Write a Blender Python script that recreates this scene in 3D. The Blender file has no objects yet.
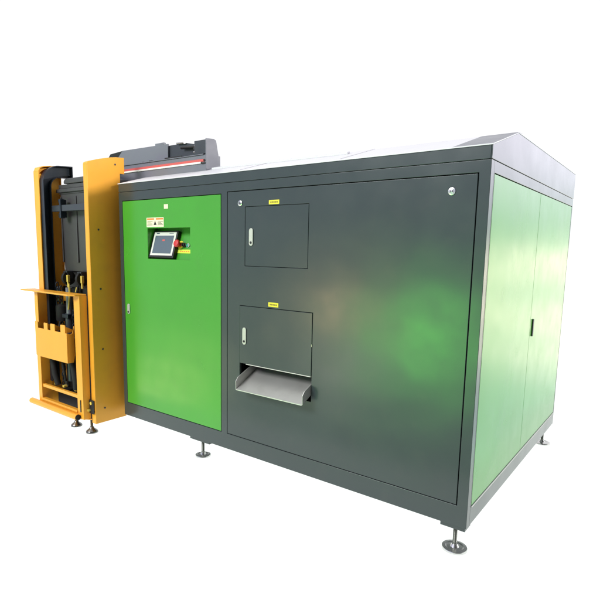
import bpy, bmesh, math
from mathutils import Vector, Matrix
from math import sin, cos, pi, radians

S = bpy.context.scene
COL = S.collection

# ------------------------------------------------------------------ camera
def rot(rz, rx, ry):
    Z = Matrix.Rotation(rz, 3, 'Z'); X = Matrix.Rotation(rx, 3, 'X'); Y = Matrix.Rotation(ry, 3, 'Y')
    return Z @ X @ Y
cam_d = bpy.data.cameras.new('camera'); cam = bpy.data.objects.new('camera', cam_d); COL.objects.link(cam)
Rm = rot(0.6561, -0.1405, -0.0165)
right, fwd, up = Rm @ Vector((1, 0, 0)), Rm @ Vector((0, 1, 0)), Rm @ Vector((0, 0, 1))
M = Matrix((right, up, -fwd)).transposed().to_4x4(); M.translation = Vector((3.8022, -2.6697, 1.4755))
cam.matrix_world = M
cam_d.sensor_width = 36; cam_d.sensor_fit = 'HORIZONTAL'
cam_d.lens = 517.15 / 600 * 36
cam_d.shift_x = (300 - 285.07) / 600; cam_d.shift_y = (323.23 - 300) / 600
cam_d.clip_start = 0.05; cam_d.clip_end = 400
S.camera = cam

# ------------------------------------------------------------------ view / exposure
S.view_settings.view_transform = 'Standard'; S.view_settings.look = 'None'
S.view_settings.exposure = 0; S.view_settings.gamma = 1
S.cycles.max_bounces = 8

# ------------------------------------------------------------------ world: white studio surround, dimmer workshop side behind the photographer
W = bpy.data.worlds.new('World'); S.world = W; W.use_nodes = True
nt = W.node_tree; nt.nodes.clear()
wo = nt.nodes.new('ShaderNodeOutputWorld'); wb = nt.nodes.new('ShaderNodeBackground'); wb.inputs[1].default_value = 1
nt.links.new(wb.outputs[0], wo.inputs[0])
tc = nt.nodes.new('ShaderNodeTexCoord'); sx = nt.nodes.new('ShaderNodeSeparateXYZ'); nt.links.new(tc.outputs['Generated'], sx.inputs[0])
def wmath(op, a, b=None):
    n = nt.nodes.new('ShaderNodeMath'); n.operation = op
    for i, v in enumerate((a, b)):
        if v is None: continue
        if isinstance(v, (int, float)): n.inputs[i].default_value = v
        else: nt.links.new(v, n.inputs[i])
    return n.outputs[0]
def wstep(v, a, b):
    n = nt.nodes.new('ShaderNodeMapRange'); n.interpolation_type = 'SMOOTHSTEP'
    nt.links.new(v, n.inputs[0]); n.inputs[1].default_value = a; n.inputs[2].default_value = b
    return n.outputs[0]
def wmix(f, c1, c2):
    n = nt.nodes.new('ShaderNodeMix'); n.data_type = 'RGBA'; n.clamp_factor = True
    nt.links.new(f, n.inputs[0])
    for i, c in ((6, c1), (7, c2)):
        if isinstance(c, tuple): n.inputs[i].default_value = (*c, 1)
        else: nt.links.new(c, n.inputs[i])
    return n.outputs[2]
def wdot(d):
    n = nt.nodes.new('ShaderNodeVectorMath'); n.operation = 'DOT_PRODUCT'
    n.inputs[1].default_value = Vector(d).normalized(); nt.links.new(tc.outputs['Generated'], n.inputs[0]); return n.outputs['Value']
X, Y, Z = sx.outputs
c = wmix(wstep(Z, -0.02, 0.02), (1.55, 1.55, 1.55), (1.06, 1.06, 1.08))
# photographer's side of the workshop: darker, a little blue above, greenish below
behind = wstep(wmath('MULTIPLY', Y, -1), 0.0, 0.45)
lowalt = wmath('MULTIPLY', wstep(Z, 0.75, 0.35), wstep(Z, -0.82, -0.60))
c_b = wmix(wstep(Z, -0.12, 0.10), (0.72, 0.92, 0.78), (0.56, 0.58, 0.80))
c = wmix(wmath('MULTIPLY', behind, lowalt), c, c_b)
dimright = wmath('MULTIPLY', wmath('MULTIPLY', wstep(X, -0.05, 0.35), wstep(Y, 0.12, -0.10)), wmath('MULTIPLY', wstep(Z, -0.6, -0.3), wstep(Z, 0.97, 0.7)))  # front-right darkness added to shade the near column's side
c = wmix(dimright, c, (0.04, 0.04, 0.035))
# right rear: brightness and streaks added for the end doors to reflect
rightback = wmath('MULTIPLY', wstep(X, 0.08, 0.15), wstep(Y, 0.3, 0.6))
band = wmath('MULTIPLY', wstep(Z, -0.26, -0.10), wstep(Z, 0.06, -0.03))
def wnoise(sc, detail):
    mp = nt.nodes.new('ShaderNodeMapping'); mp.inputs['Scale'].default_value = sc; nt.links.new(tc.outputs['Generated'], mp.inputs[0])
    n = nt.nodes.new('ShaderNodeTexNoise'); n.inputs['Scale'].default_value = 1; n.inputs['Detail'].default_value = detail
    nt.links.new(mp.outputs[0], n.inputs['Vector']); return n.outputs['Fac']
c = wmix(rightback, c, wmix(wstep(Z, -0.02, 0.25), (1.10, 1.30, 1.30), (3.1, 3.0, 3.4)))
c = wmix(wmath('MULTIPLY', rightback, band), c, (4.3, 3.85, 3.1))
c = wmix(wmath('MULTIPLY', wmath('MULTIPLY', rightback, wstep(Z, 0.12, 0.0)), wstep(wnoise((7, 7, 16), 2), 0.45, 0.62)), c, (1.1, 1.6, 1.3))
def blob(c, d, inner, outer, col, k=1.0):  # bright patches added to the world as glows reflected in the front panels
    return wmix(wmath('MULTIPLY', wstep(wdot(d), cos(radians(outer)), cos(radians(inner))), k), c, col)
c = blob(c, (-0.368, -0.914, -0.160), 1.0, 6.8, (2.8, 13.5, 1.9))
c = blob(c, (-0.522, -0.846, -0.105), 0.3, 4.2, (9.5, 7.3, 3.8))
c = blob(c, (-0.745, -0.625, -0.245), 0.3, 4.0, (6.5, 6.5, 3.0))
c = blob(c, (-0.50, -0.83, -0.225), 0.3, 5.0, (3.6, 3.6, 3.0))
nt.links.new(c, wb.inputs[0])

# ------------------------------------------------------------------ added lamps, none with a visible source
def area(name, loc, target, sx_, sy_, power, col):
    l = bpy.data.lights.new(name, 'AREA'); l.shape = 'RECTANGLE'; l.size = sx_; l.size_y = sy_; l.energy = power; l.color = col
    o = bpy.data.objects.new(name, l); COL.objects.link(o); o.location = loc
    o.rotation_euler = (Vector(target) - Vector(loc)).to_track_quat('-Z', 'Y').to_euler(); return o
area('added_end_light', (13.0, 12.0, 4.9), (0, 0, 2.0), 1.2, 0.8, 300, (1, 0.97, 0.93))  # added low light from right rear, lightens the end doors
area('added_front_fill', (-1.5, -8.0, 6.2), (0.8, 0, 1.0), 4.0, 3.0, 860, (1, 0.99, 1.0))  # added fill that brightens the front faces
sl = bpy.data.lights.new('added_column_spot', 'SPOT'); sl.energy = 2600; sl.spot_size = 2 * math.atan(1.2 / 9.15); sl.spot_blend = 0.02; sl.shadow_soft_size = 0.05; sl.color = (1, 0.95, 0.88)  # added spot; its cone edge draws the bright column top
so = bpy.data.objects.new('added_column_spot', sl); COL.objects.link(so); so.location = (9.0, -0.35, 3.40)
so.rotation_euler = (Vector((-0.15, -0.50, 3.09)) - so.location).to_track_quat('-Z', 'Y').to_euler()

# ------------------------------------------------------------------ materials
def new_mat(name):
    m = bpy.data.materials.new(name); m.use_nodes = True; return m, m.node_tree, m.node_tree.nodes['Principled BSDF']
def tex_noise(t, scale, detail=3, vec=None):
    n = t.nodes.new('ShaderNodeTexNoise'); n.inputs['Scale'].default_value = scale; n.inputs['Detail'].default_value = detail
    if vec is None:
        vec = t.nodes.new('ShaderNodeTexCoord').outputs['Object']
    t.links.new(vec, n.inputs['Vector']); return n.outputs['Fac']
def ramp(t, f, a, b, va, vb):
    n = t.nodes.new('ShaderNodeMapRange'); t.links.new(f, n.inputs[0])
    for i, v in enumerate((a, b, va, vb)): n.inputs[i + 1].default_value = v
    return n.outputs[0]
def paint(name, col, rough=0.3, spec=0.5, metal=0.0, peel=0.03, var=0.06, peel_scale=260, coat=0.0, dirt=0.0, warp=0.0):
    m, t, b = new_mat(name)
    b.inputs['Metallic'].default_value = metal; b.inputs['Specular IOR Level'].default_value = spec
    if coat: b.inputs['Coat Weight'].default_value = coat; b.inputs['Coat Roughness'].default_value = 0.16
    n1 = tex_noise(t, 1.7, 5)
    mix = t.nodes.new('ShaderNodeMix'); mix.data_type = 'RGBA'
    mix.inputs[6].default_value = (*[max(0, x * (1 - var)) for x in col], 1)
    mix.inputs[7].default_value = (*[min(1, x * (1 + var)) for x in col], 1)
    t.links.new(ramp(t, n1, 0.3, 0.7, 0, 1), mix.inputs[0]); out = mix.outputs[2]
    if dirt:
        n3 = tex_noise(t, 9, 8)
        mx = t.nodes.new('ShaderNodeMix'); mx.data_type = 'RGBA'; t.links.new(ramp(t, n3, 0.52, 0.72, 0, dirt), mx.inputs[0])
        t.links.new(out, mx.inputs[6]); mx.inputs[7].default_value = (0.12, 0.10, 0.08, 1); out = mx.outputs[2]
    t.links.new(out, b.inputs['Base Color'])
    n2 = tex_noise(t, 6, 6)
    t.links.new(ramp(t, n2, 0.3, 0.7, rough * 0.88, rough * 1.15), b.inputs['Roughness'])
    if peel:
        bp = t.nodes.new('ShaderNodeBump'); bp.inputs['Strength'].default_value = peel; bp.inputs['Distance'].default_value = 0.004
        t.links.new(tex_noise(t, peel_scale, 2), bp.inputs['Height']); t.links.new(bp.outputs[0], b.inputs['Normal'])
        if warp:   # sheet metal is never perfectly flat
            b2 = t.nodes.new('ShaderNodeBump'); b2.inputs['Strength'].default_value = 1.0; b2.inputs['Distance'].default_value = warp
            t.links.new(tex_noise(t, 2.2, 1), b2.inputs['Height']); t.links.new(b2.outputs[0], bp.inputs['Normal'])
            if coat: t.links.new(b2.outputs[0], b.inputs['Coat Normal'])
    return m
MAT = dict(
    grey=paint('grey_powder_coat', (0.037, 0.051, 0.051), 0.20, 0.5, peel=0.02, peel_scale=260, coat=0.12, var=0.05, dirt=0.04, warp=0.005),
    green=paint('green_powder_coat', (0.055, 0.31, 0.025), 0.24, 0.5, peel=0.02, peel_scale=260, coat=0.12, var=0.05, dirt=0.04, warp=0.005),
    yellow=paint('yellow_paint', (0.82, 0.375, 0.034), 0.34, 0.4, peel=0.06, var=0.06, dirt=0.05, warp=0.006),
    roof=paint('glare_white_roof', (0.66, 0.66, 0.68), 0.4, 0.5, peel=0.02, var=0.02),  # white stands in for sky glare on the roof
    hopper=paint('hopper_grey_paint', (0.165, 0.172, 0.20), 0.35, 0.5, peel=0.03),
    darkgrey=paint('dark_grey_metal', (0.030, 0.036, 0.046), 0.38, 0.5),
    rail=paint('blue_black_steel', (0.010, 0.018, 0.028), 0.32, 0.5, dirt=0.05),
    black=paint('black_plastic', (0.008, 0.008, 0.009), 0.4, 0.4, peel=0.02),
    rubber=paint('black_rubber', (0.012, 0.012, 0.012), 0.7, 0.3, peel=0.05),
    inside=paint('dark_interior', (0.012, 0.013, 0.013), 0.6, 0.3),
    steel=paint('stainless_steel', (0.60, 0.60, 0.57), 0.38, 0.5, metal=0.6, peel=0.05, var=0.10, dirt=0.12),
    chrome=paint('zinc_plated_steel', (0.62, 0.62, 0.60), 0.2, 0.5, metal=1.0, peel=0.0),
    darksteel=paint('dark_cast_steel', (0.20, 0.20, 0.19), 0.25, 0.5, metal=0.9, peel=0.05),
    stem=paint('threaded_stem_steel', (0.22, 0.23, 0.20), 0.35, 0.5, metal=0.8, peel=0.0),
    padsteel=paint('foot_plate_steel', (0.62, 0.62, 0.61), 0.18, 0.5, metal=0.9, peel=0.05),
    handle=paint('cast_zinc_handle', (0.52, 0.53, 0.47), 0.35, 0.5, metal=0.3, peel=0.03),
    bin=paint('grey_bin_plastic', (0.060, 0.060, 0.062), 0.45, 0.4, peel=0.08, dirt=0.1),
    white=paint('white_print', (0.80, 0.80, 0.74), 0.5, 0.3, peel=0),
    cream=paint('cream_sticker', (0.80, 0.76, 0.52), 0.5, 0.3, peel=0),
    lemon=paint('yellow_label', (0.80, 0.72, 0.05), 0.5, 0.3, peel=0),
    lime=paint('lime_label', (0.62, 0.76, 0.06), 0.5, 0.3, peel=0),
    orange=paint('orange_print', (0.80, 0.22, 0.04), 0.5, 0.3, peel=0),
    ink=paint('black_ink', (0.02, 0.02, 0.02), 0.5, 0.3, peel=0),
    olive=paint('olive_ink', (0.25, 0.20, 0.03), 0.5, 0.3, peel=0),
    red=paint('red_plastic', (0.55, 0.03, 0.03), 0.3, 0.5, peel=0),
    redstripe=paint('red_seal_strip', (0.60, 0.10, 0.09), 0.5, 0.4, peel=0),
    teal=paint('green_button', (0.02, 0.30, 0.20), 0.25, 0.5, peel=0),
    bezel=paint('light_grey_bezel', (0.66, 0.66, 0.60), 0.4, 0.4, peel=0),
    screen=paint('touch_screen_glass', (0.10, 0.13, 0.16), 0.08, 0.5, peel=0),
    brake=paint('yellow_brake_lever', (0.72, 0.55, 0.10), 0.4, 0.4, peel=0),
)
def floor_mat():
    m = bpy.data.materials.new('opal_white_floor'); m.use_nodes = True; t = m.node_tree; t.nodes.clear()
    o = t.nodes.new('ShaderNodeOutputMaterial'); tr = t.nodes.new('ShaderNodeBsdfTranslucent'); df = t.nodes.new('ShaderNodeBsdfDiffuse')
    mx = t.nodes.new('ShaderNodeMixShader')
    n = tex_noise(t, 0.6, 4); v = ramp(t, n, 0.3, 0.7, 0.965, 0.985)
    cc = t.nodes.new('ShaderNodeCombineColor'); [t.links.new(v, cc.inputs[i]) for i in range(3)]
    t.links.new(cc.outputs[0], tr.inputs[0]); df.inputs[0].default_value = (0.9, 0.9, 0.9, 1)
    mx.inputs[0].default_value = 0.12
    t.links.new(tr.outputs[0], mx.inputs[1]); t.links.new(df.outputs[0], mx.inputs[2]); t.links.new(mx.outputs[0], o.inputs[0]); return m
MAT['floor'] = floor_mat()

# ------------------------------------------------------------------ helpers
def box(bm, x0, x1, y0, y1, z0, z1):
    vs = [bm.verts.new((x, y, z)) for x in (x0, x1) for y in (y0, y1) for z in (z0, z1)]
    for f in ((0, 1, 3, 2), (4, 6, 7, 5), (0, 4, 5, 1), (2, 3, 7, 6), (0, 2, 6, 4), (1, 5, 7, 3)):
        bm.faces.new([vs[i] for i in f])
def prism(bm, pts, axis, a, b):
    """extrude a 2D polygon; axis x: pts are (y,z); axis y: pts are (x,z); axis z: pts are (x,y)"""
    def mk(p, t): return {'x': (t, p[0], p[1]), 'y': (p[0], t, p[1]), 'z': (p[0], p[1], t)}[axis]
    A = [bm.verts.new(mk(p, a)) for p in pts]; B = [bm.verts.new(mk(p, b)) for p in pts]
    n = len(pts); bm.faces.new(A); bm.faces.new(B[::-1])
    for i in range(n): bm.faces.new((A[i], A[(i + 1) % n], B[(i + 1) % n], B[i]))
def tube(bm, pts, r, seg=16, cap=True):
    pts = [Vector(p) for p in pts]; rings = []
    rr = r if isinstance(r, (list, tuple)) else [r] * len(pts)
    prev = None
    for i, p in enumerate(pts):
        d = (pts[min(i + 1, len(pts) - 1)] - pts[max(i - 1, 0)]).normalized()
        if prev is None:
            u = d.orthogonal().normalized()
        else:
            u = (prev - d * prev.dot(d)).normalized()
        prev = u; v = d.cross(u)
        rings.append([bm.verts.new(p + (u * cos(2 * pi * k / seg) + v * sin(2 * pi * k / seg)) * rr[i]) for k in range(seg)])
    for a, b in zip(rings, rings[1:]):
        for k in range(seg): bm.faces.new((a[k], a[(k + 1) % seg], b[(k + 1) % seg], b[k]))
    if cap: bm.faces.new(rings[0][::-1]); bm.faces.new(rings[-1])
def lathe(bm, prof, c, axis='z', seg=32):
    """prof: list of (r, h) ; c: base point"""
    c = Vector(c); rings = []
    for r, h in prof:
        ring = []
        for k in range(seg):
            a = 2 * pi * k / seg
            p = {'z': (r * cos(a), r * sin(a), h), 'y': (r * cos(a), h, r * sin(a)), 'x': (h, r * cos(a), r * sin(a))}[axis]
            ring.append(bm.verts.new(c + Vector(p)))
        rings.append(ring)
    for a, b in zip(rings, rings[1:]):
        for k in range(seg): bm.faces.new((a[k], a[(k + 1) % seg], b[(k + 1) % seg], b[k]))
    bm.faces.new(rings[0]); bm.faces.new(rings[-1])
def slab_holes(bm, a0, a1, z0, z1, holes, d0, d1, axis='y'):
    """plate of thickness d0..d1 with rectangular holes; axis y: a is x; axis x: a is y"""
    As = sorted({a0, a1, *[h[0] for h in holes], *[h[1] for h in holes]}); Zs = sorted({z0, z1, *[h[2] for h in holes], *[h[3] for h in holes]})
    def solid(i, j):
        if not (0 <= i < len(As) - 1 and 0 <= j < len(Zs) - 1): return False
        ca, cz = (As[i] + As[i + 1]) / 2, (Zs[j] + Zs[j + 1]) / 2
        return not any(h[0] < ca < h[1] and h[2] < cz < h[3] for h in holes)
    V = {}
    def v(i, j, d):
        if (i, j, d) not in V:
            t = (d0, d1)[d]
            V[i, j, d] = bm.verts.new((As[i], t, Zs[j]) if axis == 'y' else (t, As[i], Zs[j]))
        return V[i, j, d]
    for i in range(len(As) - 1):
        for j in range(len(Zs) - 1):
            if not solid(i, j): continue
            for d in (0, 1): bm.faces.new((v(i, j, d), v(i + 1, j, d), v(i + 1, j + 1, d), v(i, j + 1, d)))
            if not solid(i - 1, j): bm.faces.new((v(i, j, 0), v(i, j + 1, 0), v(i, j + 1, 1), v(i, j, 1)))
            if not solid(i + 1, j): bm.faces.new((v(i + 1, j, 0), v(i + 1, j + 1, 0), v(i + 1, j + 1, 1), v(i + 1, j, 1)))
            if not solid(i, j - 1): bm.faces.new((v(i, j, 0), v(i + 1, j, 0), v(i + 1, j, 1), v(i, j, 1)))
            if not solid(i, j + 1): bm.faces.new((v(i, j + 1, 0), v(i + 1, j + 1, 0), v(i + 1, j + 1, 1), v(i, j + 1, 1)))
def obj(name, build, mat, parent=None, bevel=0.0, smooth=False, label=None):
    bm = bmesh.new(); build(bm)
    bmesh.ops.recalc_face_normals(bm, faces=bm.faces)
    if bevel:
        bmesh.ops.dissolve_limit(bm, angle_limit=radians(1), verts=bm.verts, edges=bm.edges)
    me = bpy.data.meshes.new(name); bm.to_mesh(me); bm.free()
    for p in me.polygons: p.use_smooth = smooth
    if isinstance(mat, str): mat = (mat,)
    for k in mat: me.materials.append(MAT[k])
    o = bpy.data.objects.new(name, me); COL.objects.link(o)
    if parent: o.parent = parent
    if label: o['label'] = label
    if bevel:
        md = o.modifiers.new('bevel', 'BEVEL'); md.width = bevel; md.segments = 3; md.limit_method = 'ANGLE'; md.angle_limit = radians(35)
        md.harden_normals = True
        for p in me.polygons: p.use_smooth = True
    elif smooth:
        md = o.modifiers.new('split', 'EDGE_SPLIT'); md.split_angle = radians(35)
    return o
def thing(name, label, cat, loc=(0, 0, 0), group=None):
    o = bpy.data.objects.new(name, None); COL.objects.link(o); o.location = loc
    o['label'] = label; o['category'] = cat
    if group: o['group'] = group
    o.empty_display_size = 0.2
    return o
B = lambda *a: (lambda bm: box(bm, *a))
def multi(*fs):
    def f(bm):
        for g in fs: g(bm)
    return f
def P(pts, axis, a, b): return lambda bm: prism(bm, pts, axis, a, b)
def each(fn, name, builds, mat, parent=None, **k):
    return [fn(name, b, mat, **({'parent': parent} if parent else {}), **k) for b in builds]
def T(pts, r, seg=16): return lambda bm: tube(bm, pts, r, seg)
def Lt(prof, c, axis='z', seg=32): return lambda bm: lathe(bm, prof, c, axis, seg)

GZ = -0.165   # floor level; z = 0 is the underside of the cabinet

# ------------------------------------------------------------------ setting
fl = obj('floor', lambda bm: bm.faces.new([bm.verts.new(p) for p in ((-4.0, -0.95, GZ), (3.35, -0.95, GZ), (3.35, 4.2, GZ), (-4.0, 4.2, GZ))]), 'floor')
fl['kind'] = 'structure'; fl['label'] = 'plain white floor under the green and grey machine'

# ================================================================== MACHINE
L, D, H = 3.0, 2.27, 1.9315
mc = thing('processing_machine', 'long dark grey metal machine cabinet with green doors, touch screen and discharge chute', 'machine', (1.5, 1.1, 0))
def C(name, build, mat, parent=mc, **k):
    return obj(name, build, mat, parent, **k)
# keep world coordinates for children of an offset empty
_obj = obj
def obj(name, build, mat, parent=None, **k):
    o = _obj(name, build, mat, parent, **k)
    if parent is not None:
        root = parent
        while root.parent is not None: root = root.parent
        if parent.parent is None: o.matrix_parent_inverse = Matrix.Translation(-Vector(parent.location))
    return o

GX0, GX1, GZ0, GZ1 = 0.006, 1.156, 0.1235, 1.856
PX0, PX1, PZ0, PZ1 = 1.224, 2.938, 0.1235, 1.867
SY0, SY1, SZ0, SZ1 = 0.066, 2.235, 0.112, 1.868
G = 0.005
# front frame, side frame, back and base in one welded body
def body(bm):
    slab_holes(bm, -0.045, L, 0.0, H, [(GX0 - G, GX1 + G, GZ0 - G, GZ1 + G), (PX0 - G, PX1 + G, PZ0 - G, PZ1 + G)], 0.0, 0.05, 'y')
    slab_holes(bm, 0.05, D, 0.0, H, [(SY0 - G, SY1 + G, SZ0 - G, SZ1 + G)], L - 0.05, L, 'x')
    box(bm, -0.045, 0.0, 0.05, D - 0.04, 0.0, H)                  # far end wall
    box(bm, 0.0, L - 0.05, D - 0.04, D, 0.0, H)                    # back wall
    box(bm, 0.0, L - 0.05, 0.05, D - 0.04, 0.0, 0.06)              # base
frame = C('cabinet_frame', body, 'grey', bevel=0.0022)
C('interior_lining', multi(B(0.0, L - 0.06, 0.40, 0.42, 0.07, H - 0.01), B(L - 0.09, L - 0.075, 0.43, D - 0.05, 0.07, H - 0.01),
   B(0.0, 1.26, 0.13, 0.14, 0.07, 1.88), B(2.05, L - 0.1, 0.06, 0.07, 0.07, 1.9), B(1.2, 2.04, 0.06, 0.07, 1.2, 1.9), B(L - 0.075, L - 0.065, 0.06, D - 0.05, 0.07, 1.9)), 'inside')
each(C, 'foot_mount', (B(0.80, 1.02, 0.012, 0.10, -0.022, -0.001), B(2.855, 2.992, 0.006, 0.10, -0.022, -0.001), B(2.86, 2.985, 2.13, 2.25, -0.022, -0.001)), 'grey', bevel=0.002)

# ---- roof
cap = [(0.0, H + 0.003), (0.0, 2.0), (0.448, 2.131), (D, 2.128), (D, H + 0.003)]
C('gable_panel', P(cap, 'x', L - 0.005, L + 0.0015), 'grey', bevel=0.002)
each(C, 'roof_fascia', (B(-0.045, L - 0.0055, 0.0, 0.03, H + 0.003, 2.0), B(-0.045, L - 0.0055, D - 0.03, D, H + 0.003, 2.128)), 'grey', bevel=0.002)
C('roof_end_stiffener', P([(0.031, H + 0.003), (0.031, 2.004), (0.448, 2.126), (D - 0.031, 2.122), (D - 0.031, H + 0.003)], 'x', L - 0.02, L - 0.0055), 'grey')
C('fascia_end', P([(0.031, H + 0.003), (0.031, 2.004), (0.448, 2.126), (D - 0.031, 2.122), (D - 0.031, H + 0.003)], 'x', -0.045, -0.03), 'grey')
s = (2.131 - 2.0) / 0.448
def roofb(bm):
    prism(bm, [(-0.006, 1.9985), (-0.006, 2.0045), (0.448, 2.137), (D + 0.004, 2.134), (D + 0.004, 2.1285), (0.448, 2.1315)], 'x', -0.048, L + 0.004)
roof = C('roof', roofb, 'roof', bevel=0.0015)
for xx in (1.30, 2.10):
    C('roof_seam', P([(0.02, 2.009), (0.02, 2.015), (0.44, 2.138), (2.2, 2.137), (2.2, 2.133), (0.44, 2.134)], 'x', xx, xx + 0.022), 'roof', parent=roof, bevel=0.001)
C('roof_end_glare_fade', P([(0.0, 2.0065), (0.448, 2.1385), (0.52, 2.1385), (0.52, 2.1365), (0.448, 2.1365), (0.0, 2.0045)], 'x', 2.80, L + 0.003), 'hopper', parent=roof)  # added grey strip, imitates the glare fading out at the roof end
C('roof_rail', P([(0.30, 2.094), (0.30, 2.108), (0.33, 2.117), (0.33, 2.103)], 'x', 0.76, 2.0), 'roof', parent=roof, bevel=0.001)
C('lifting_eye', multi(Lt([(0.022, 0), (0.022, 0.006), (0.009, 0.007), (0.009, 0.02), (0.004, 0.022)], (2.97, 0.85, 2.135))), 'darkgrey', parent=roof, smooth=True)

# ---- green control door
RX0, RX1, RZ0, RZ1 = 0.331, 0.835, 1.388, 1.632
door = C('control_door', lambda bm: slab_holes(bm, GX0, GX1, GZ0, GZ1, [(RX0, RX1, RZ0, RZ1)], 0.0, 0.022, 'y'), 'green', bevel=0.002)
def recess(bm):
    t = 0.004; yb, yt = 0.032, 0.105
    for xa, xb in ((RX0 - t, RX0), (RX1, RX1 + t)): prism(bm, [(0.0225, RZ0 - t), (0.04, RZ0 - t), (yt + .01, RZ1 + t), (0.0225, RZ1 + t)], 'x', xa, xb)
    prism(bm, [(0.0225, RZ1), (yt, RZ1), (yt, RZ1 + t), (0.0225, RZ1 + t)], 'x', RX0, RX1)
    prism(bm, [(0.0225, RZ0 - t), (yb, RZ0 - t), (yb, RZ0), (0.0225, RZ0)], 'x', RX0, RX1)
    prism(bm, [(yb, RZ0 - t), (yt, RZ1 + t), (yt + t, RZ1 + t), (yb + t, RZ0 - t)], 'x', RX0, RX1)
C('control_recess', recess, 'green', parent=door)
def ypl(z): return 0.032 + (z - RZ0) * (0.073 / (RZ1 - RZ0))   # slanted back of the recess
TS = math.atan2(0.073, RZ1 - RZ0)                              # tilt back from vertical
def tilted(x, z, w, h, d0, d1):
    """box lying on the slanted back: centre x,z, depth d0..d1 measured outward"""
    n = Vector((0, -cos(TS), sin(TS))); u = Vector((0, sin(TS), cos(TS))); cpt = Vector((x, ypl(z), z))
    def f(bm):
        vs = [bm.verts.new(cpt + Vector((i * w / 2, 0, 0)) + u * (j * h / 2) + n * d) for i in (-1, 1) for j in (-1, 1) for d in (d0, d1)]
        for q in ((0, 1, 3, 2), (4, 6, 7, 5), (0, 4, 5, 1), (2, 3, 7, 6), (0, 2, 6, 4), (1, 5, 7, 3)): bm.faces.new([vs[i] for i in q])
    return f
def tilted_disc(x, z, prof, seg=24):
    n = Vector((0, -cos(TS), sin(TS))); u = Vector((0, sin(TS), cos(TS))); w = Vector((1, 0, 0)); cpt = Vector((x, ypl(z), z))
    def f(bm):
        rings = [[bm.verts.new(cpt + n * h + (w * cos(2 * pi * k / seg) + u * sin(2 * pi * k / seg)) * r) for k in range(seg)] for r, h in prof]
        for a, b in zip(rings, rings[1:]):
            for k in range(seg): bm.faces.new((a[k], a[(k + 1) % seg], b[(k + 1) % seg], b[k]))
        bm.faces.new(rings[0]); bm.faces.new(rings[-1])
    return f
HX, HZ = 0.484, 1.497
hmi = C('touch_screen', tilted(HX, HZ, 0.300, 0.222, 0.0, 0.034), 'black', bevel=0.004)
C('bezel', tilted(HX + 0.002, HZ + 0.002, 0.268, 0.192, 0.0342, 0.0368), 'bezel', parent=hmi, bevel=0.001)
C('display', tilted(HX + 0.002, HZ - 0.004, 0.226, 0.146, 0.0369, 0.0376), 'screen', parent=hmi)
each(C, 'bezel_print', (tilted(HX - 0.085, HZ + 0.084, 0.036, 0.008, 0.0369, 0.0374), tilted(HX + 0.078, HZ + 0.084, 0.05, 0.004, 0.0369, 0.0374)), 'screen', parent=hmi)
C('screen_mark', multi(tilted(HX + 0.0, HZ + 0.03, 0.03, 0.012, 0.0377, 0.0381)), 'redstripe', parent=hmi)
es = C('emergency_stop', tilted_disc(0.656, 1.501, [(0.018, 0), (0.018, 0.022), (0.014, 0.023), (0.014, 0.035), (0.029, 0.037), (0.030, 0.047), (0.025, 0.055), (0.008, 0.058)]), 'red', smooth=True)
C('collar', tilted_disc(0.656, 1.501, [(0.033, 0.0005), (0.033, 0.004), (0.020, 0.005)]), 'lemon', parent=es, smooth=True)
C('selector_knob', multi(tilted_disc(0.703, 1.499, [(0.019, 0), (0.019, 0.008), (0.014, 0.009), (0.012, 0.024), (0.004, 0.025)]), tilted(0.703, 1.499, 0.006, 0.028, 0.02, 0.031)), 'black', smooth=True)
pb = C('push_button', tilted_disc(0.741, 1.497, [(0.012, 0), (0.012, 0.011), (0.008, 0.014), (0.002, 0.015)]), 'teal', smooth=True, label='green push button')
C('button_ring', tilted_disc(0.741, 1.497, [(0.017, 0.0), (0.017, 0.006), (0.0125, 0.007)]), 'chrome', parent=pb, smooth=True)
pb = C('push_button', tilted_disc(0.783, 1.495, [(0.012, 0), (0.012, 0.011), (0.008, 0.014), (0.002, 0.015)]), 'black', smooth=True, label='black push button')
C('button_ring', tilted_disc(0.783, 1.495, [(0.017, 0.0), (0.017, 0.006), (0.0125, 0.007)]), 'chrome', parent=pb, smooth=True)
yl = C('button_label', tilted(0.715, 1.452, 0.185, 0.030, 0.0005, 0.0015), 'lime')
C('print', multi(*[tilted(0.672 + 0.022 * i, 1.452, 0.014, 0.010, 0.0016, 0.0019) for i in range(5)]), 'orange', parent=yl)
# stickers on the door
C('sticker', B(0.541, 0.589, -0.0012, -0.0002, 1.778, 1.812), 'cream', parent=door)
ws = C('warning_label', B(0.323, 0.535, -0.0012, -0.0002, 1.640, 1.714), 'cream', parent=door)
def wl(bm):
    for a, b in ((0.330, 0.418), (0.440, 0.528)): box(bm, a, b, -0.0018, -0.0013, 1.697, 1.709)
def wi(bm):
    for a, b in ((0.330, 0.400), (0.462, 0.528)):
        for k, zz in enumerate((1.655, 1.664, 1.673, 1.682)): box(bm, a + 0.004 * (k % 2), b - 0.012 * (k % 3), -0.0018, -0.0013, zz, zz + 0.003)
    prism(bm, [(0.412, 1.656), (0.448, 1.656), (0.430, 1.690)], 'y', -0.0018, -0.0013)
dd = C('hazard_symbols', multi(wl), 'orange', parent=door); C('hazard_text', wi, 'ink', parent=door)

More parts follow.
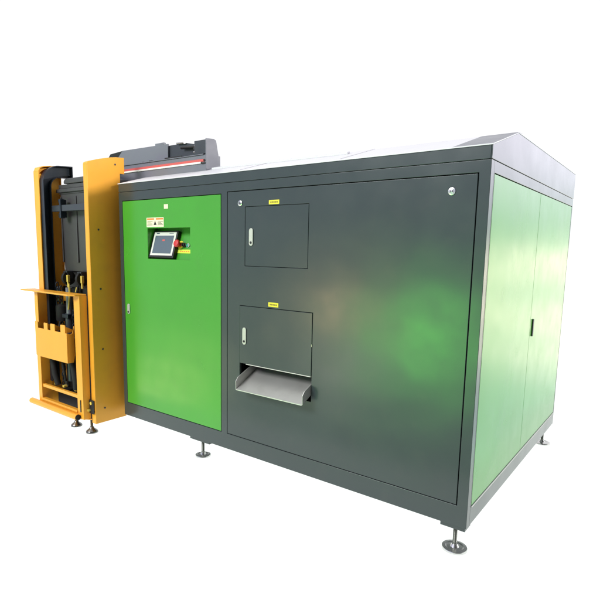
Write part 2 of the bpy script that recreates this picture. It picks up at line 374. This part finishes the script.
def handle_lock(name, x, z0, z1, parent, y=0.0):
    """recessed swing handle with keyhole: rounded plate, lever and lock barrel"""
    w = 0.017; h = z1 - z0; zc = (z0 + z1) / 2
    def plate(bm):
        pts = [(x + w * cos(a), z1 - w + w * sin(a)) for a in [pi * k / 10 for k in range(11)]] + [(x + w * cos(a), z0 + w + w * sin(a)) for a in [pi + pi * k / 10 for k in range(11)]]
        prism(bm, pts, 'y', y - 0.006, y - 0.0003)
    lk = C(name, plate, 'handle', parent=parent, bevel=0.0015)
    return lk
def lock_on(parent, x, z0, z1, lk_parts=True):
    lk = handle_lock('lock_handle', x, z0, z1, parent)
    return lk
lk = lock_on(door, 0.058, 0.912, 1.000)
# small dark keyholes are modelled proud of the plate and fused into one part beside it
C('keyhole', Lt([(0.008, 0), (0.008, -0.003), (0.004, -0.0035)], (0.056, -0.0063, 0.930), 'y', 20), 'ink', parent=door, smooth=True)

# ---- dark front panel with two hatches and the chute opening
T1 = (1.390, 1.916, 1.364, 1.7605); T2 = (1.346, 1.964, 0.676, 1.084); OP = (1.346, 1.968, 0.508, 0.676)
g = 0.0030
fp = C('front_panel', lambda bm: slab_holes(bm, PX0, PX1, PZ0, PZ1, [(T1[0] - g, T1[1] + g, T1[2] - g, T1[3] + g), (T2[0] - g, T2[1] + g, OP[2], T2[3] + g)], 0.0, 0.02, 'y'), 'grey', bevel=0.002)
h1 = C('upper_hatch', B(T1[0], T1[1], 0.0005, 0.018, T1[2], T1[3]), 'grey', bevel=0.0016)
h2 = C('lower_hatch', B(T2[0], T2[1], -0.003, 0.016, T2[2], T2[3]), 'grey', bevel=0.0016)
C('lit_hatch_lip', B(T2[0] + 0.06, T2[1] - 0.002, -0.004, 0.014, T2[2] - 0.005, T2[2] - 0.0004), 'bezel', parent=h2)  # pale colour stands in for light caught on the lip
C('hatch_hinge', B(T2[1] + 0.001, T2[1] + 0.0025, -0.006, 0.0, 0.87, 0.885), 'chrome', parent=h2)
lk = handle_lock('lock_handle', 1.446, 1.500, 1.618, h1); C('keyhole', Lt([(0.008, 0), (0.008, -0.003), (0.004, -0.0035)], (1.446, -0.0063, 1.522), 'y', 20), 'ink', parent=h1, smooth=True)
lk = handle_lock('lock_handle', 1.392, 0.812, 0.934, h2, -0.003); C('keyhole', Lt([(0.008, 0), (0.008, -0.003), (0.004, -0.0035)], (1.392, -0.0095, 0.836), 'y', 20), 'ink', parent=h2, smooth=True)
for nm, x0, x1, z0, z1 in (('hatch_label', 1.598, 1.684, 1.770, 1.797), ('hatch_label', 1.603, 1.689, 1.098, 1.127)):
    lb = C(nm, B(x0, x1, -0.0015, -0.0002, z0, z1), 'lemon', parent=fp)
    C('label_print', multi(*[B(x0 + 0.012 + i * 0.013, x0 + 0.022 + i * 0.013, -0.0021, -0.0016, (z0 + z1) / 2 - 0.005, (z0 + z1) / 2 + 0.005) for i in range(5)]), 'olive', parent=fp)
for x in (1.343, 2.812):
    C('round_lock', Lt([(0.019, -0.0003), (0.019, -0.004), (0.014, -0.005), (0.014, -0.003), (0.011, -0.003), (0.010, -0.007), (0.003, -0.0075)], (x, 0, 1.787), 'y', 28), 'padsteel', parent=fp, smooth=True)
    C('key_slot', multi(B(x - 0.006, x - 0.002, -0.0084, -0.0077, 1.781, 1.793), B(x + 0.002, x + 0.006, -0.0084, -0.0077, 1.781, 1.793)), 'ink', parent=fp)

# ---- discharge chute
cx0, cx1 = 1.392, 1.960
cy, cz = -0.088, 0.508
ch = C('discharge_chute', multi(P([(cy, cz - 0.003), (cy, cz), (0.34, cz + 0.215), (0.34, cz + 0.212)], 'x', cx0, cx1)), 'steel')
side_p = [(cy, cz - 0.003), (cy - 0.002, cz + 0.055), (cy + 0.02, cz + 0.082), (0.03, cz + 0.125), (0.33, cz + 0.235), (0.34, cz + 0.212)]
C('chute_side', P(side_p, 'x', cx0 - 0.004, cx0 - 0.0003), 'steel', parent=ch)
C('chute_side', P(side_p, 'x', cx1 + 0.0003, cx1 + 0.004), 'steel', parent=ch)
C('chute_lip', B(cx0, cx1, cy - 0.004, cy - 0.0002, cz - 0.006, cz - 0.0005), 'steel', parent=ch)

# ---- right-hand end: pair of green doors
ym = 1.098
for a, b, nm in ((SY0, ym - 0.0018, 'near leaf of the end doors'), (ym + 0.0018, SY1, 'far leaf of the end doors')):
    sd = C('end_door', B(L - 0.022, L - 0.0005, a, b, SZ0, SZ1), 'green', bevel=0.0016, label='green ' + nm)
    if a == SY0:
        continue
    e = C('lock_handle', B(L, L + 0.008, 1.150, 1.176, 0.915, 1.035), 'darkgrey', parent=sd, bevel=0.003)
C('end_door_edge_glint', B(L + 0.0002, L + 0.004, SY0 - 0.004, SY1, SZ0 - 0.009, SZ0 - 0.0055), 'white')  # white strip painted as the highlight along the doors' bottom edge

# ---- levelling feet
def foot(parent, x, y, ztop, pr=0.062, conical=False, dark=False):
    pad_m = 'darksteel' if dark else 'padsteel'
    if conical: prof = [(pr, 0), (pr, 0.010), (pr * 0.9, 0.018), (pr * 0.45, 0.036), (0.016, 0.050), (0.012, 0.052)]
    else: prof = [(pr, 0), (pr, 0.007), (pr * 0.97, 0.012), (pr * 0.72, 0.015), (pr * 0.62, 0.011), (pr * 0.36, 0.014), (0.017, 0.030), (0.012, 0.032)]
    hs = ztop - GZ; thr = [(0.0115, 0.03)]
    k = 0
    while 0.042 + k * 0.005 < hs - 0.004:
        thr += [(0.0125, 0.042 + k * 0.005), (0.0102, 0.0445 + k * 0.005)]; k += 1
    thr += [(0.0115, hs)]
    f = C('levelling_foot', Lt(thr, (x, y, GZ), 'z', 20), 'stem', parent=parent, smooth=True)
    C('foot_pad', Lt(prof, (x, y, GZ + 0.001), 'z', 40), pad_m, parent=f, smooth=True)
    C('lock_nut', Lt([(0.019, 0), (0.019, 0.014)], (x, y, ztop - 0.018), 'z', 6), 'chrome', parent=f)
    return f
foot(mc, 0.885, 0.072, -0.02); foot(mc, 2.925, 0.060, -0.02, 0.07); foot(mc, 2.945, 2.165, -0.02, 0.065);

# ---- loading hopper housing on the roof
hx0, hx1, hy = -0.62, 0.71, 0.285
hp = C('hopper_housing', P([(hy, 2.05), (hy, 2.213), (hy + 0.03, 2.222), (hy + 0.165, 2.222), (hy + 0.165, 2.10)], 'x', hx0, hx1 - 0.002), 'hopper', bevel=0.003)
tow = C('hopper_tower', P([(hy - 0.003, 2.066), (hy - 0.003, 2.336), (0.37, 2.345), (0.395, 2.335), (0.445, 2.12)], 'x', hx1 - 0.0015, hx1 + 0.006), 'hopper', bevel=0.002)
C('tower_face', P([(0.290, 2.2225), (0.290, 2.330), (0.37, 2.338), (0.388, 2.330), (0.40, 2.2225)], 'x', 0.572, hx1 - 0.002), 'darkgrey', parent=tow, bevel=0.002)
C('seal_strip', B(hx0 + 0.02, hx1 - 0.012, hy - 0.007, hy - 0.0003, 2.161, 2.180), 'redstripe', parent=hp)
C('trim_strip', B(hx0 + 0.02, hx1 - 0.05, hy - 0.009, hy - 0.0003, 2.147, 2.1605), 'white', parent=hp)
each(C, 'trim_end', (B(hx1 - 0.049, hx1 - 0.002, hy - 0.009, hy - 0.0004, 2.144, 2.152), B(hx1 - 0.020, hx1 - 0.003, hy - 0.010, hy - 0.0073, 2.165, 2.176)), 'ink', parent=hp)
C('top_flange', B(hx0, hx1 - 0.02, hy - 0.010, hy + 0.004, 2.2135, 2.219), 'hopper', parent=hp)
lid = C('hopper_lid', P([(-0.77, 2.245), (-0.585, 2.392), (0.080, 2.385), (0.080, 2.224), (-0.77, 2.224)], 'y', 0.43, 0.445), 'hopper', bevel=0.002)
C('lid_side', P([(0.445, 2.225), (0.445, 2.395), (0.90, 2.41), (0.90, 2.2)], 'x', -0.60, -0.585), 'inside', parent=lid)
C('lid_end', P([(-0.965, 2.325), (-0.885, 2.398), (-0.66, 2.412), (-0.66, 2.226), (-0.965, 2.226)], 'y', 0.50, 0.52), 'inside', parent=lid)
C('lid_back_plate', P([(0.05, 2.2228), (0.05, 2.372), (0.30, 2.372), (0.44, 2.344), (0.57, 2.330), (0.57, 2.2228)], 'y', 0.448, 0.46), 'darkgrey', parent=lid)
each(C, 'lid_cylinder', (T([(0.27, 0.42, 2.330), (0.50, 0.42, 2.315)], 0.013), T([(0.44, 0.42, 2.30), (0.56, 0.40, 2.29)], 0.020)), 'black', parent=lid, smooth=True)
each(C, 'lid_hinge', (T([(0.20, 0.43, 2.375), (0.30, 0.43, 2.372)], 0.009), T([(0.47, 0.40, 2.322), (0.49, 0.40, 2.32)], 0.018), T([(0.46, 0.395, 2.27), (0.475, 0.395, 2.27)], 0.012)), 'chrome', parent=lid, smooth=True)
each(C, 'latch', (B(0.19, 0.40, 0.30, 0.34, 2.2235, 2.236), B(-0.02, 0.02, 0.30, 0.33, 2.2235, 2.232), B(-0.12, -0.10, 0.30, 0.33, 2.2235, 2.230)), 'black', parent=lid, bevel=0.002)
C('lid_bracket', multi(B(-0.10, 0.02, 0.435, 0.46, 2.3865, 2.405)), 'hopper', parent=lid, bevel=0.002)

# ================================================================== BIN LIFTER
bl = thing('bin_lifter', 'orange yellow lifting frame with two tall columns at the left end of the machine', 'bin lifter', (-0.6, -0.1, 0))
def K(name, build, mat, parent=bl, **k): return obj(name, build, mat, parent, **k)
def col_prof(yb):
    return [(-0.22, -0.060), (-0.22, 2.150), (-0.215, 2.164), (-0.20, 2.173), (-0.10, 2.204), (0.0, 2.228), (0.06, 2.238), (yb + 0.045, 2.243), (yb + 0.045, 2.105), (yb, 2.105), (yb, -0.060)]
# near column: closed outer web with inward flanges (C channel)
def near(bm):
    pr = col_prof(0.092)
    prism(bm, pr, 'x', -0.158, -0.15)
    box(bm, -0.210, -0.158, -0.22, -0.212, -0.060, 2.148)
    box(bm, -0.210, -0.158, 0.084, 0.092, -0.060, 2.104)
    pts = [(-0.22, 2.148), (-0.215, 2.163), (-0.20, 2.172), (-0.10, 2.203), (0.0, 2.227), (0.06, 2.237), (0.136, 2.242), (0.136, 2.234), (0.06, 2.229), (0.0, 2.219), (-0.10, 2.195), (-0.196, 2.164), (-0.208, 2.157), (-0.212, 2.148)]
    prism(bm, pts, 'x', -0.210, -0.158)
nc = K('column', near, 'yellow', bevel=0.0025, label='near column with plain orange side facing the cabinet')
for y, z in ((0.045, 2.175), (-0.135, 1.62), (-0.132, 1.12), (-0.130, 0.597), (-0.130, 0.068)):
    K('bolt', Lt([(0.008, 0.0), (0.008, 0.004), (0.003, 0.005)], (-0.15, y, z), 'x', 12), 'darkgrey', parent=nc, smooth=True)
def far(bm):
    pr = [(-0.22, -0.060), (-0.22, 2.150), (-0.205, 2.185), (-0.17, 2.20), (-0.10, 2.212), (0.0, 2.22), (0.0, -0.060)]
    prism(bm, pr, 'x', -1.028, -1.020)
    box(bm, -1.020, -0.942, -0.22, -0.212, -0.060, 2.15)
    prism(bm, [(-0.22, 2.150), (-0.205, 2.185), (-0.17, 2.20), (-0.10, 2.212), (0.0, 2.22), (0.0, 2.212), (-0.10, 2.204), (-0.168, 2.192), (-0.198, 2.178), (-0.212, 2.150)], 'x', -1.020, -0.942)
    box(bm, -1.020, -0.942, -0.008, 0.0, -0.060, 2.210)
    box(bm, -0.965, -0.958, -0.211, -0.009, -0.05, 2.13)
K('column', far, 'yellow', bevel=0.0025, label='far column carrying the visible curved guide rail')
# curved guide rail: vertical run, quarter bend backwards, short horizontal end
def rail(bm, x0, x1):
    yo, yi = -0.206, -0.132; zt = 2.214; ztl = 2.105; yend = 0.085
    n = 14; R1 = 0.165; R2 = R1 - (yi - yo)
    out = [(yo, 0.2), (yo, zt - R1)] + [(yo + R1 - R1 * cos(a), zt - R1 + R1 * sin(a)) for a in [pi / 2 * k / n for k in range(1, n + 1)]] + [(yend, zt + 0.008)]
    inn = [(yend, ztl)] + [(yi + R2 - R2 * cos(a), ztl - R2 + R2 * sin(a)) for a in [pi / 2 * (1 - k / n) for k in range(0, n + 1)]] + [(yi, 0.2)]
    prism(bm, out + inn, 'x', x0, x0 + 0.006)
    box(bm, x0 + 0.006, x1, yend - 0.006, yend, ztl + 0.007, zt)
    # flanges along both edges
    for line, w in ((out, 0.007), (inn, 0.007)):
        k = len(line)
        for i in range(k - 1):
            (a, b), (c_, d) = line[i], line[i + 1]
            dv = Vector((c_ - a, d - b)); 
            if dv.length < 1e-6: continue
            nrm = Vector((-dv.y, dv.x)).normalized() * -w
            vs = []
            for t in (x0 + 0.006, x1):
                vs.append([bm.verts.new((t, *p)) for p in ((a, b), (c_, d), (c_ + nrm.x, d + nrm.y), (a + nrm.x, b + nrm.y))])
            A, Bq = vs
            for f in (A, Bq[::-1]): bm.faces.new(f)
            for q in range(4): bm.faces.new((A[q], A[(q + 1) % 4], Bq[(q + 1) % 4], Bq[q]))
K('guide_rail', lambda bm: rail(bm, -0.940, -0.884), 'rail', smooth=False, label='visible curved guide rail')
K('guide_rail', lambda bm: rail(bm, -0.215, -0.166), 'rail', smooth=False, label='guide rail inside the near column')
# carriage: clamp bar across the bin and its brackets
cb = K('clamp_bar', B(-0.883, -0.211, -0.140, -0.095, 1.79, 1.845), 'darkgrey', bevel=0.004)
K('clamp_bracket', multi(B(-0.735, -0.712, -0.148, -0.090, 1.735, 1.895), B(-0.765, -0.7355, -0.135, -0.095, 1.73, 1.78), B(-0.765, -0.7355, -0.135, -0.095, 1.86, 1.90)), 'rail', parent=cb, bevel=0.003)
each(K, 'roller', (Lt([(0.022, 0), (0.022, 0.03)], (-0.775, -0.115, 1.755), 'x', 20), Lt([(0.02, 0), (0.02, 0.03)], (-0.775, -0.115, 1.885), 'x', 20)), 'black', parent=cb, smooth=True)
# rear tie rod with yellow tip at column top
tr = K('tie_rod', T([(-0.62, 0.22, 2.195), (-0.20, 0.10, 2.145)], 0.022), 'darkgrey', smooth=True)
K('rod_end', Lt([(0.015, 0), (0.03, 0.01), (0.03, 0.045), (0.02, 0.055)], (-0.665, 0.22, 2.20), 'x', 20), 'brake', parent=tr, smooth=True)
# back plate low down
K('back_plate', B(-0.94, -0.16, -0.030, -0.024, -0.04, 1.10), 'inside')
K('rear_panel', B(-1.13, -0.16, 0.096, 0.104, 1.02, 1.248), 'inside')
K('rear_crossbar', B(-0.92, -0.76, -0.060, -0.0305, 0.96, 1.03), 'yellow', bevel=0.003)
# front frame: two posts
def post(name_label, x0, x1, inner):
    def f(bm):
        box(bm, x0, x1, -0.292, -0.286, -0.02, 1.062)
        if inner > 0: box(bm, x1 - 0.006, x1, -0.286, -0.222, -0.02, 1.062)
        else: box(bm, x1 - 0.006, x1, -0.286, -0.19, -0.02, 1.062); box(bm, x0, x0 + 0.006, -0.286, -0.222, -0.02, 1.062)
        box(bm, x0 + 0.006, x1 - 0.006, -0.228, -0.222, -0.02, 1.062)
    return K('front_post', f, 'yellow', bevel=0.002, label=name_label)
post('near front post', -0.312, -0.222, 1)
post('far front post', -0.985, -0.925, -1)
K('shelf_plate', multi(P([(-1.135, -0.345), (-0.285, -0.362), (-0.232, -0.325), (-0.222, -0.225), (-1.10, -0.225)], 'z', 1.0625, 1.076)), 'yellow', bevel=0.003)
# bin cradle: folded front pocket with four prongs
def cradle(bm):
    y0, y1 = -0.334, -0.326; z0, zb = 0.468, 0.732
    pts = [(-0.915, z0 + 0.012), (-0.905, z0), (-0.372, z0), (-0.372, zb)]
    pr = [(-0.47, -0.395, 0.800), (-0.640, -0.565, 0.792), (-0.755, -0.690, 0.790), (-0.915, -0.862, 0.790)]
    top = []
    for a, b, zt in pr: top += [(b, zb), (b, zt - 0.006), (b - 0.004, zt), (a + 0.004, zt), (a, zt - 0.006), (a, zb)]
    top = [p for p in top]
    prism(bm, pts + top[:-1] , 'y', y0, y1)
K('bin_cradle', cradle, 'yellow', bevel=0.0015)
K('cradle_side', multi(P([(-0.3255, 0.468), (-0.3255, 0.730), (-0.30, 0.720), (-0.28, 0.725), (-0.262, 0.79), (-0.262, 0.53), (-0.275, 0.468)], 'x', -0.380, -0.372),
     P([(-0.3255, 0.468), (-0.3255, 0.730), (-0.27, 0.730), (-0.27, 0.468)], 'x', -0.915, -0.907),
     B(-0.906, -0.381, -0.3255, -0.270, 0.470, 0.477)), 'yellow', bevel=0.0015)
each(K, 'prong_web', ([P([(-0.325, 0.735), (-0.325, 0.785), (-0.27, 0.76), (-0.27, 0.735)], 'x', a, a + 0.006) for a in (-0.396, -0.572, -0.697, -0.869)]), 'yellow')
# lower cross members and foot bar
K('cross_member', B(-0.924, -0.313, -0.283, -0.255, 0.155, 0.185), 'yellow', bevel=0.003, label='upper bar of the base frame')
K('cross_member', B(-0.924, -0.313, -0.300, -0.262, 0.030, 0.052), 'yellow', bevel=0.003, label='lower bar of the base frame')
K('base_plate', multi(P([(-0.97, -0.30), (-0.33, -0.30), (-0.20, -0.225), (-0.97, -0.225)], 'z', -0.032, -0.022), B(-0.924, -0.313, -0.29, -0.284, -0.02, 0.03)), 'yellow', bevel=0.002)
fb = K('foot_bar', T([(-1.075, -0.318, 0.0), (-0.272, -0.318, 0.0)], 0.027, 28), 'yellow', smooth=True)
K('end_cap', multi(Lt([(0.026, 0), (0.026, 0.005), (0.012, 0.009), (0.012, 0.006), (0.006, 0.006)], (-0.272, -0.318, 0.0), 'x', 24)), 'rubber', parent=fb, smooth=True)
K('end_cap', multi(Lt([(0.026, 0), (0.026, -0.006), (0.006, -0.006)], (-1.075, -0.318, 0.0), 'x', 24)), 'yellow', parent=fb, smooth=True)
# brackets with levelling feet
bk = K('foot_bracket', multi(B(-0.262, -0.160, -0.236, -0.226, 0.03, 0.152), B(-0.262, -0.255, -0.300, -0.2365, 0.045, 0.152)), 'rail', bevel=0.002, label='near foot bracket')
each(K, 'bracket_bolt', (Lt([(0.014, 0), (0.014, -0.008), (0.005, -0.009)], (-0.190, -0.2365, 0.125), 'y', 6), Lt([(0.011, 0), (0.011, -0.02)], (-0.215, -0.2365, 0.060), 'y', 12)), 'brake')
K('foot_bracket', multi(B(-1.115, -1.045, -0.216, -0.150, 0.045, 0.160)), 'rail', bevel=0.003, label='far foot bracket')
foot(bl, -0.520, -0.190, -0.03, 0.05, True, True); foot(bl, -0.262, -0.194, 0.05, 0.052, True, True);
# lifting cylinder, chain, hoses
cyl = K('lift_cylinder', T([(-0.70, -0.11, 0.22), (-0.70, -0.11, 0.86)], 0.040, 24), 'darkgrey', smooth=True)
K('piston_rod', T([(-0.70, -0.11, 0.86), (-0.70, -0.11, 1.10)], 0.028, 20), 'hopper', parent=cyl, smooth=True)
def chain(bm, x, y, z0, z1):
    z = z0; k = 0
    while z < z1:
        n = 12; pts = []
        for i in range(n + 1):
            a = 2 * pi * i / n; lx, lz = 0.014 * cos(a), 0.028 * sin(a)
            pts.append((x + (lx if k % 2 else 0), y + (0 if k % 2 else lx), z + lz))
        tube(bm, pts, 0.005, 6, False); z += 0.042; k += 1
K('chain', lambda bm: chain(bm, -0.80, -0.13, 0.16, 1.10), 'rail', smooth=True, label='chain beside the lift cylinder')
K('chain', lambda bm: chain(bm, -0.60, -0.13, 0.16, 0.9), 'rail', smooth=True, label='chain beside the near front post')
K('hose', T([(-0.88, -0.20, 0.60), (-0.86, -0.21, 0.44), (-0.80, -0.22, 0.28), (-0.755, -0.22, 0.19)], 0.028), 'rubber', smooth=True, label='thick black hose sloping down on the left')
K('hose', T([(-0.52, -0.20, 0.58), (-0.50, -0.21, 0.44), (-0.45, -0.22, 0.30), (-0.44, -0.22, 0.20)], 0.030), 'rubber', smooth=True, label='thick black hose sloping down on the right')
each(K, 'hose_clip', (B(-0.80, -0.77, -0.235, -0.20, 0.186, 0.215), B(-0.46, -0.43, -0.235, -0.20, 0.186, 0.215), B(-0.66, -0.63, -0.235, -0.20, 0.186, 0.205)), 'brake', bevel=0.002)
K('hydraulic_hose', T([(-0.655, -0.13, 1.14), (-0.652, -0.13, 1.06), (-0.655, -0.135, 0.98), (-0.665, -0.14, 0.90)], 0.008, 10), 'brake', smooth=True)
K('chain', lambda bm: chain(bm, -0.745, -0.17, 0.20, 0.46), 'rail', smooth=True, label='short chain between the two black hoses')
K('chain', lambda bm: chain(bm, -0.835, -0.145, 0.95, 1.16), 'rail', smooth=True, label='chain running up behind the shelf')
K('thin_hose', T([(-0.62, -0.06, 1.12), (-0.60, -0.10, 1.00), (-0.56, -0.14, 0.86), (-0.52, -0.16, 0.74), (-0.50, -0.17, 0.62)], 0.011, 10), 'rubber', smooth=True, label='thin black hose curving down beside the rod')
K('thin_hose', T([(-0.78, -0.16, 0.78), (-0.76, -0.20, 0.66), (-0.70, -0.21, 0.50), (-0.66, -0.21, 0.34), (-0.65, -0.20, 0.20)], 0.012, 10), 'rubber', smooth=True, label='thin black hose behind the cradle')
K('hose_fitting', T([(-0.63, -0.06, 1.10), (-0.625, -0.075, 1.055)], 0.017, 6), 'brake')
K('hose_fitting', T([(-0.65, -0.20, 0.19), (-0.65, -0.20, 0.24)], 0.017, 6), 'chrome')
K('cylinder_clamp', B(-0.750, -0.650, -0.158, -0.062, 0.82, 0.855), 'rail', bevel=0.003)
K('motor_housing', Lt([(0.06, 0), (0.065, 0.01), (0.065, 0.14), (0.05, 0.16)], (-0.83, -0.10, 0.78), 'z', 28), 'rubber', smooth=True)
K('pump_block', B(-0.90, -0.34, -0.15, -0.031, -0.045, 0.11), 'rubber', bevel=0.004)

# ================================================================== WASTE BIN held by the lifter
wbn = thing('wheelie_bin', 'dark grey plastic waste bin with flat lid, held raised between the yellow columns', 'waste bin', (-0.55, 0.2, 1.25))
def N(name, build, mat, parent=wbn, **k): return obj(name, build, mat, parent, **k)
def binbody(bm):
    zs = [(1.250, 0.022), (1.262, 0.012), (1.95, 0.0), (1.953, -0.010), (2.00, -0.010), (2.003, -0.014), (2.035, -0.014)]
    rings = []
    for z, i in zs:
        x0, x1, y0, y1, r = -0.895 + i, -0.285 - i, -0.055 + i * 0.6, 0.44 - i, 0.035
        ring = []
        for cx_, cy_, a0 in ((x1 - r, y1 - r, 0), (x0 + r, y1 - r, 90), (x0 + r, y0 + r, 180), (x1 - r, y0 + r, 270)):
            for k in range(6):
                a = radians(a0 + 18 * k); ring.append(bm.verts.new((cx_ + r * cos(a), cy_ + r * sin(a), z)))
        rings.append(ring)
    for a, b in zip(rings, rings[1:]):
        n = len(a)
        for k in range(n): bm.faces.new((a[k], a[(k + 1) % n], b[(k + 1) % n], b[k]))
    bm.faces.new(rings[0]); bm.faces.new(rings[-1])
N('bin_body', binbody, 'bin', smooth=True)
each(N, 'rib', (B(-0.868, -0.850, -0.062, -0.045, 1.33, 1.93), B(-0.62, -0.60, -0.062, -0.045, 1.33, 1.93)), 'bin', bevel=0.004)
N('rim', B(-0.908, -0.26, -0.078, -0.040, 1.965, 1.998), 'bin', bevel=0.008)
def lidb(bm):
    pts = [(-0.775, 2.040), (-0.775, 2.062), (-0.76, 2.078), (-0.73, 2.086), (-0.33, 2.086), (-0.30, 2.078), (-0.29, 2.062), (-0.29, 2.040)]
    prism(bm, pts, 'y', -0.075, 0.43)
N('bin_lid', lidb, 'bin', bevel=0.006)
for x in (-0.765, -0.53):
    cw = N('caster', multi(B(x - 0.03, x + 0.03, -0.10, 0.03, 1.236, 1.249), B(x - 0.03, x - 0.024, -0.095, -0.045, 1.18, 1.236), B(x + 0.024, x + 0.03, -0.095, -0.045, 1.18, 1.236)), 'darkgrey')
    N('tyre', Lt([(0.014, -0.017), (0.045, -0.019), (0.064, -0.016), (0.068, -0.006), (0.068, 0.006), (0.064, 0.016), (0.045, 0.019), (0.014, 0.017)], (x, -0.07, 1.185), 'x', 32), 'rubber', parent=cw, smooth=True)
    N('brake_lever', multi(B(x + 0.031, x + 0.054, -0.110, -0.085, 1.15, 1.215), B(x + 0.034, x + 0.050, -0.106, -0.090, 1.10, 1.151)), 'brake', parent=cw, bevel=0.004)
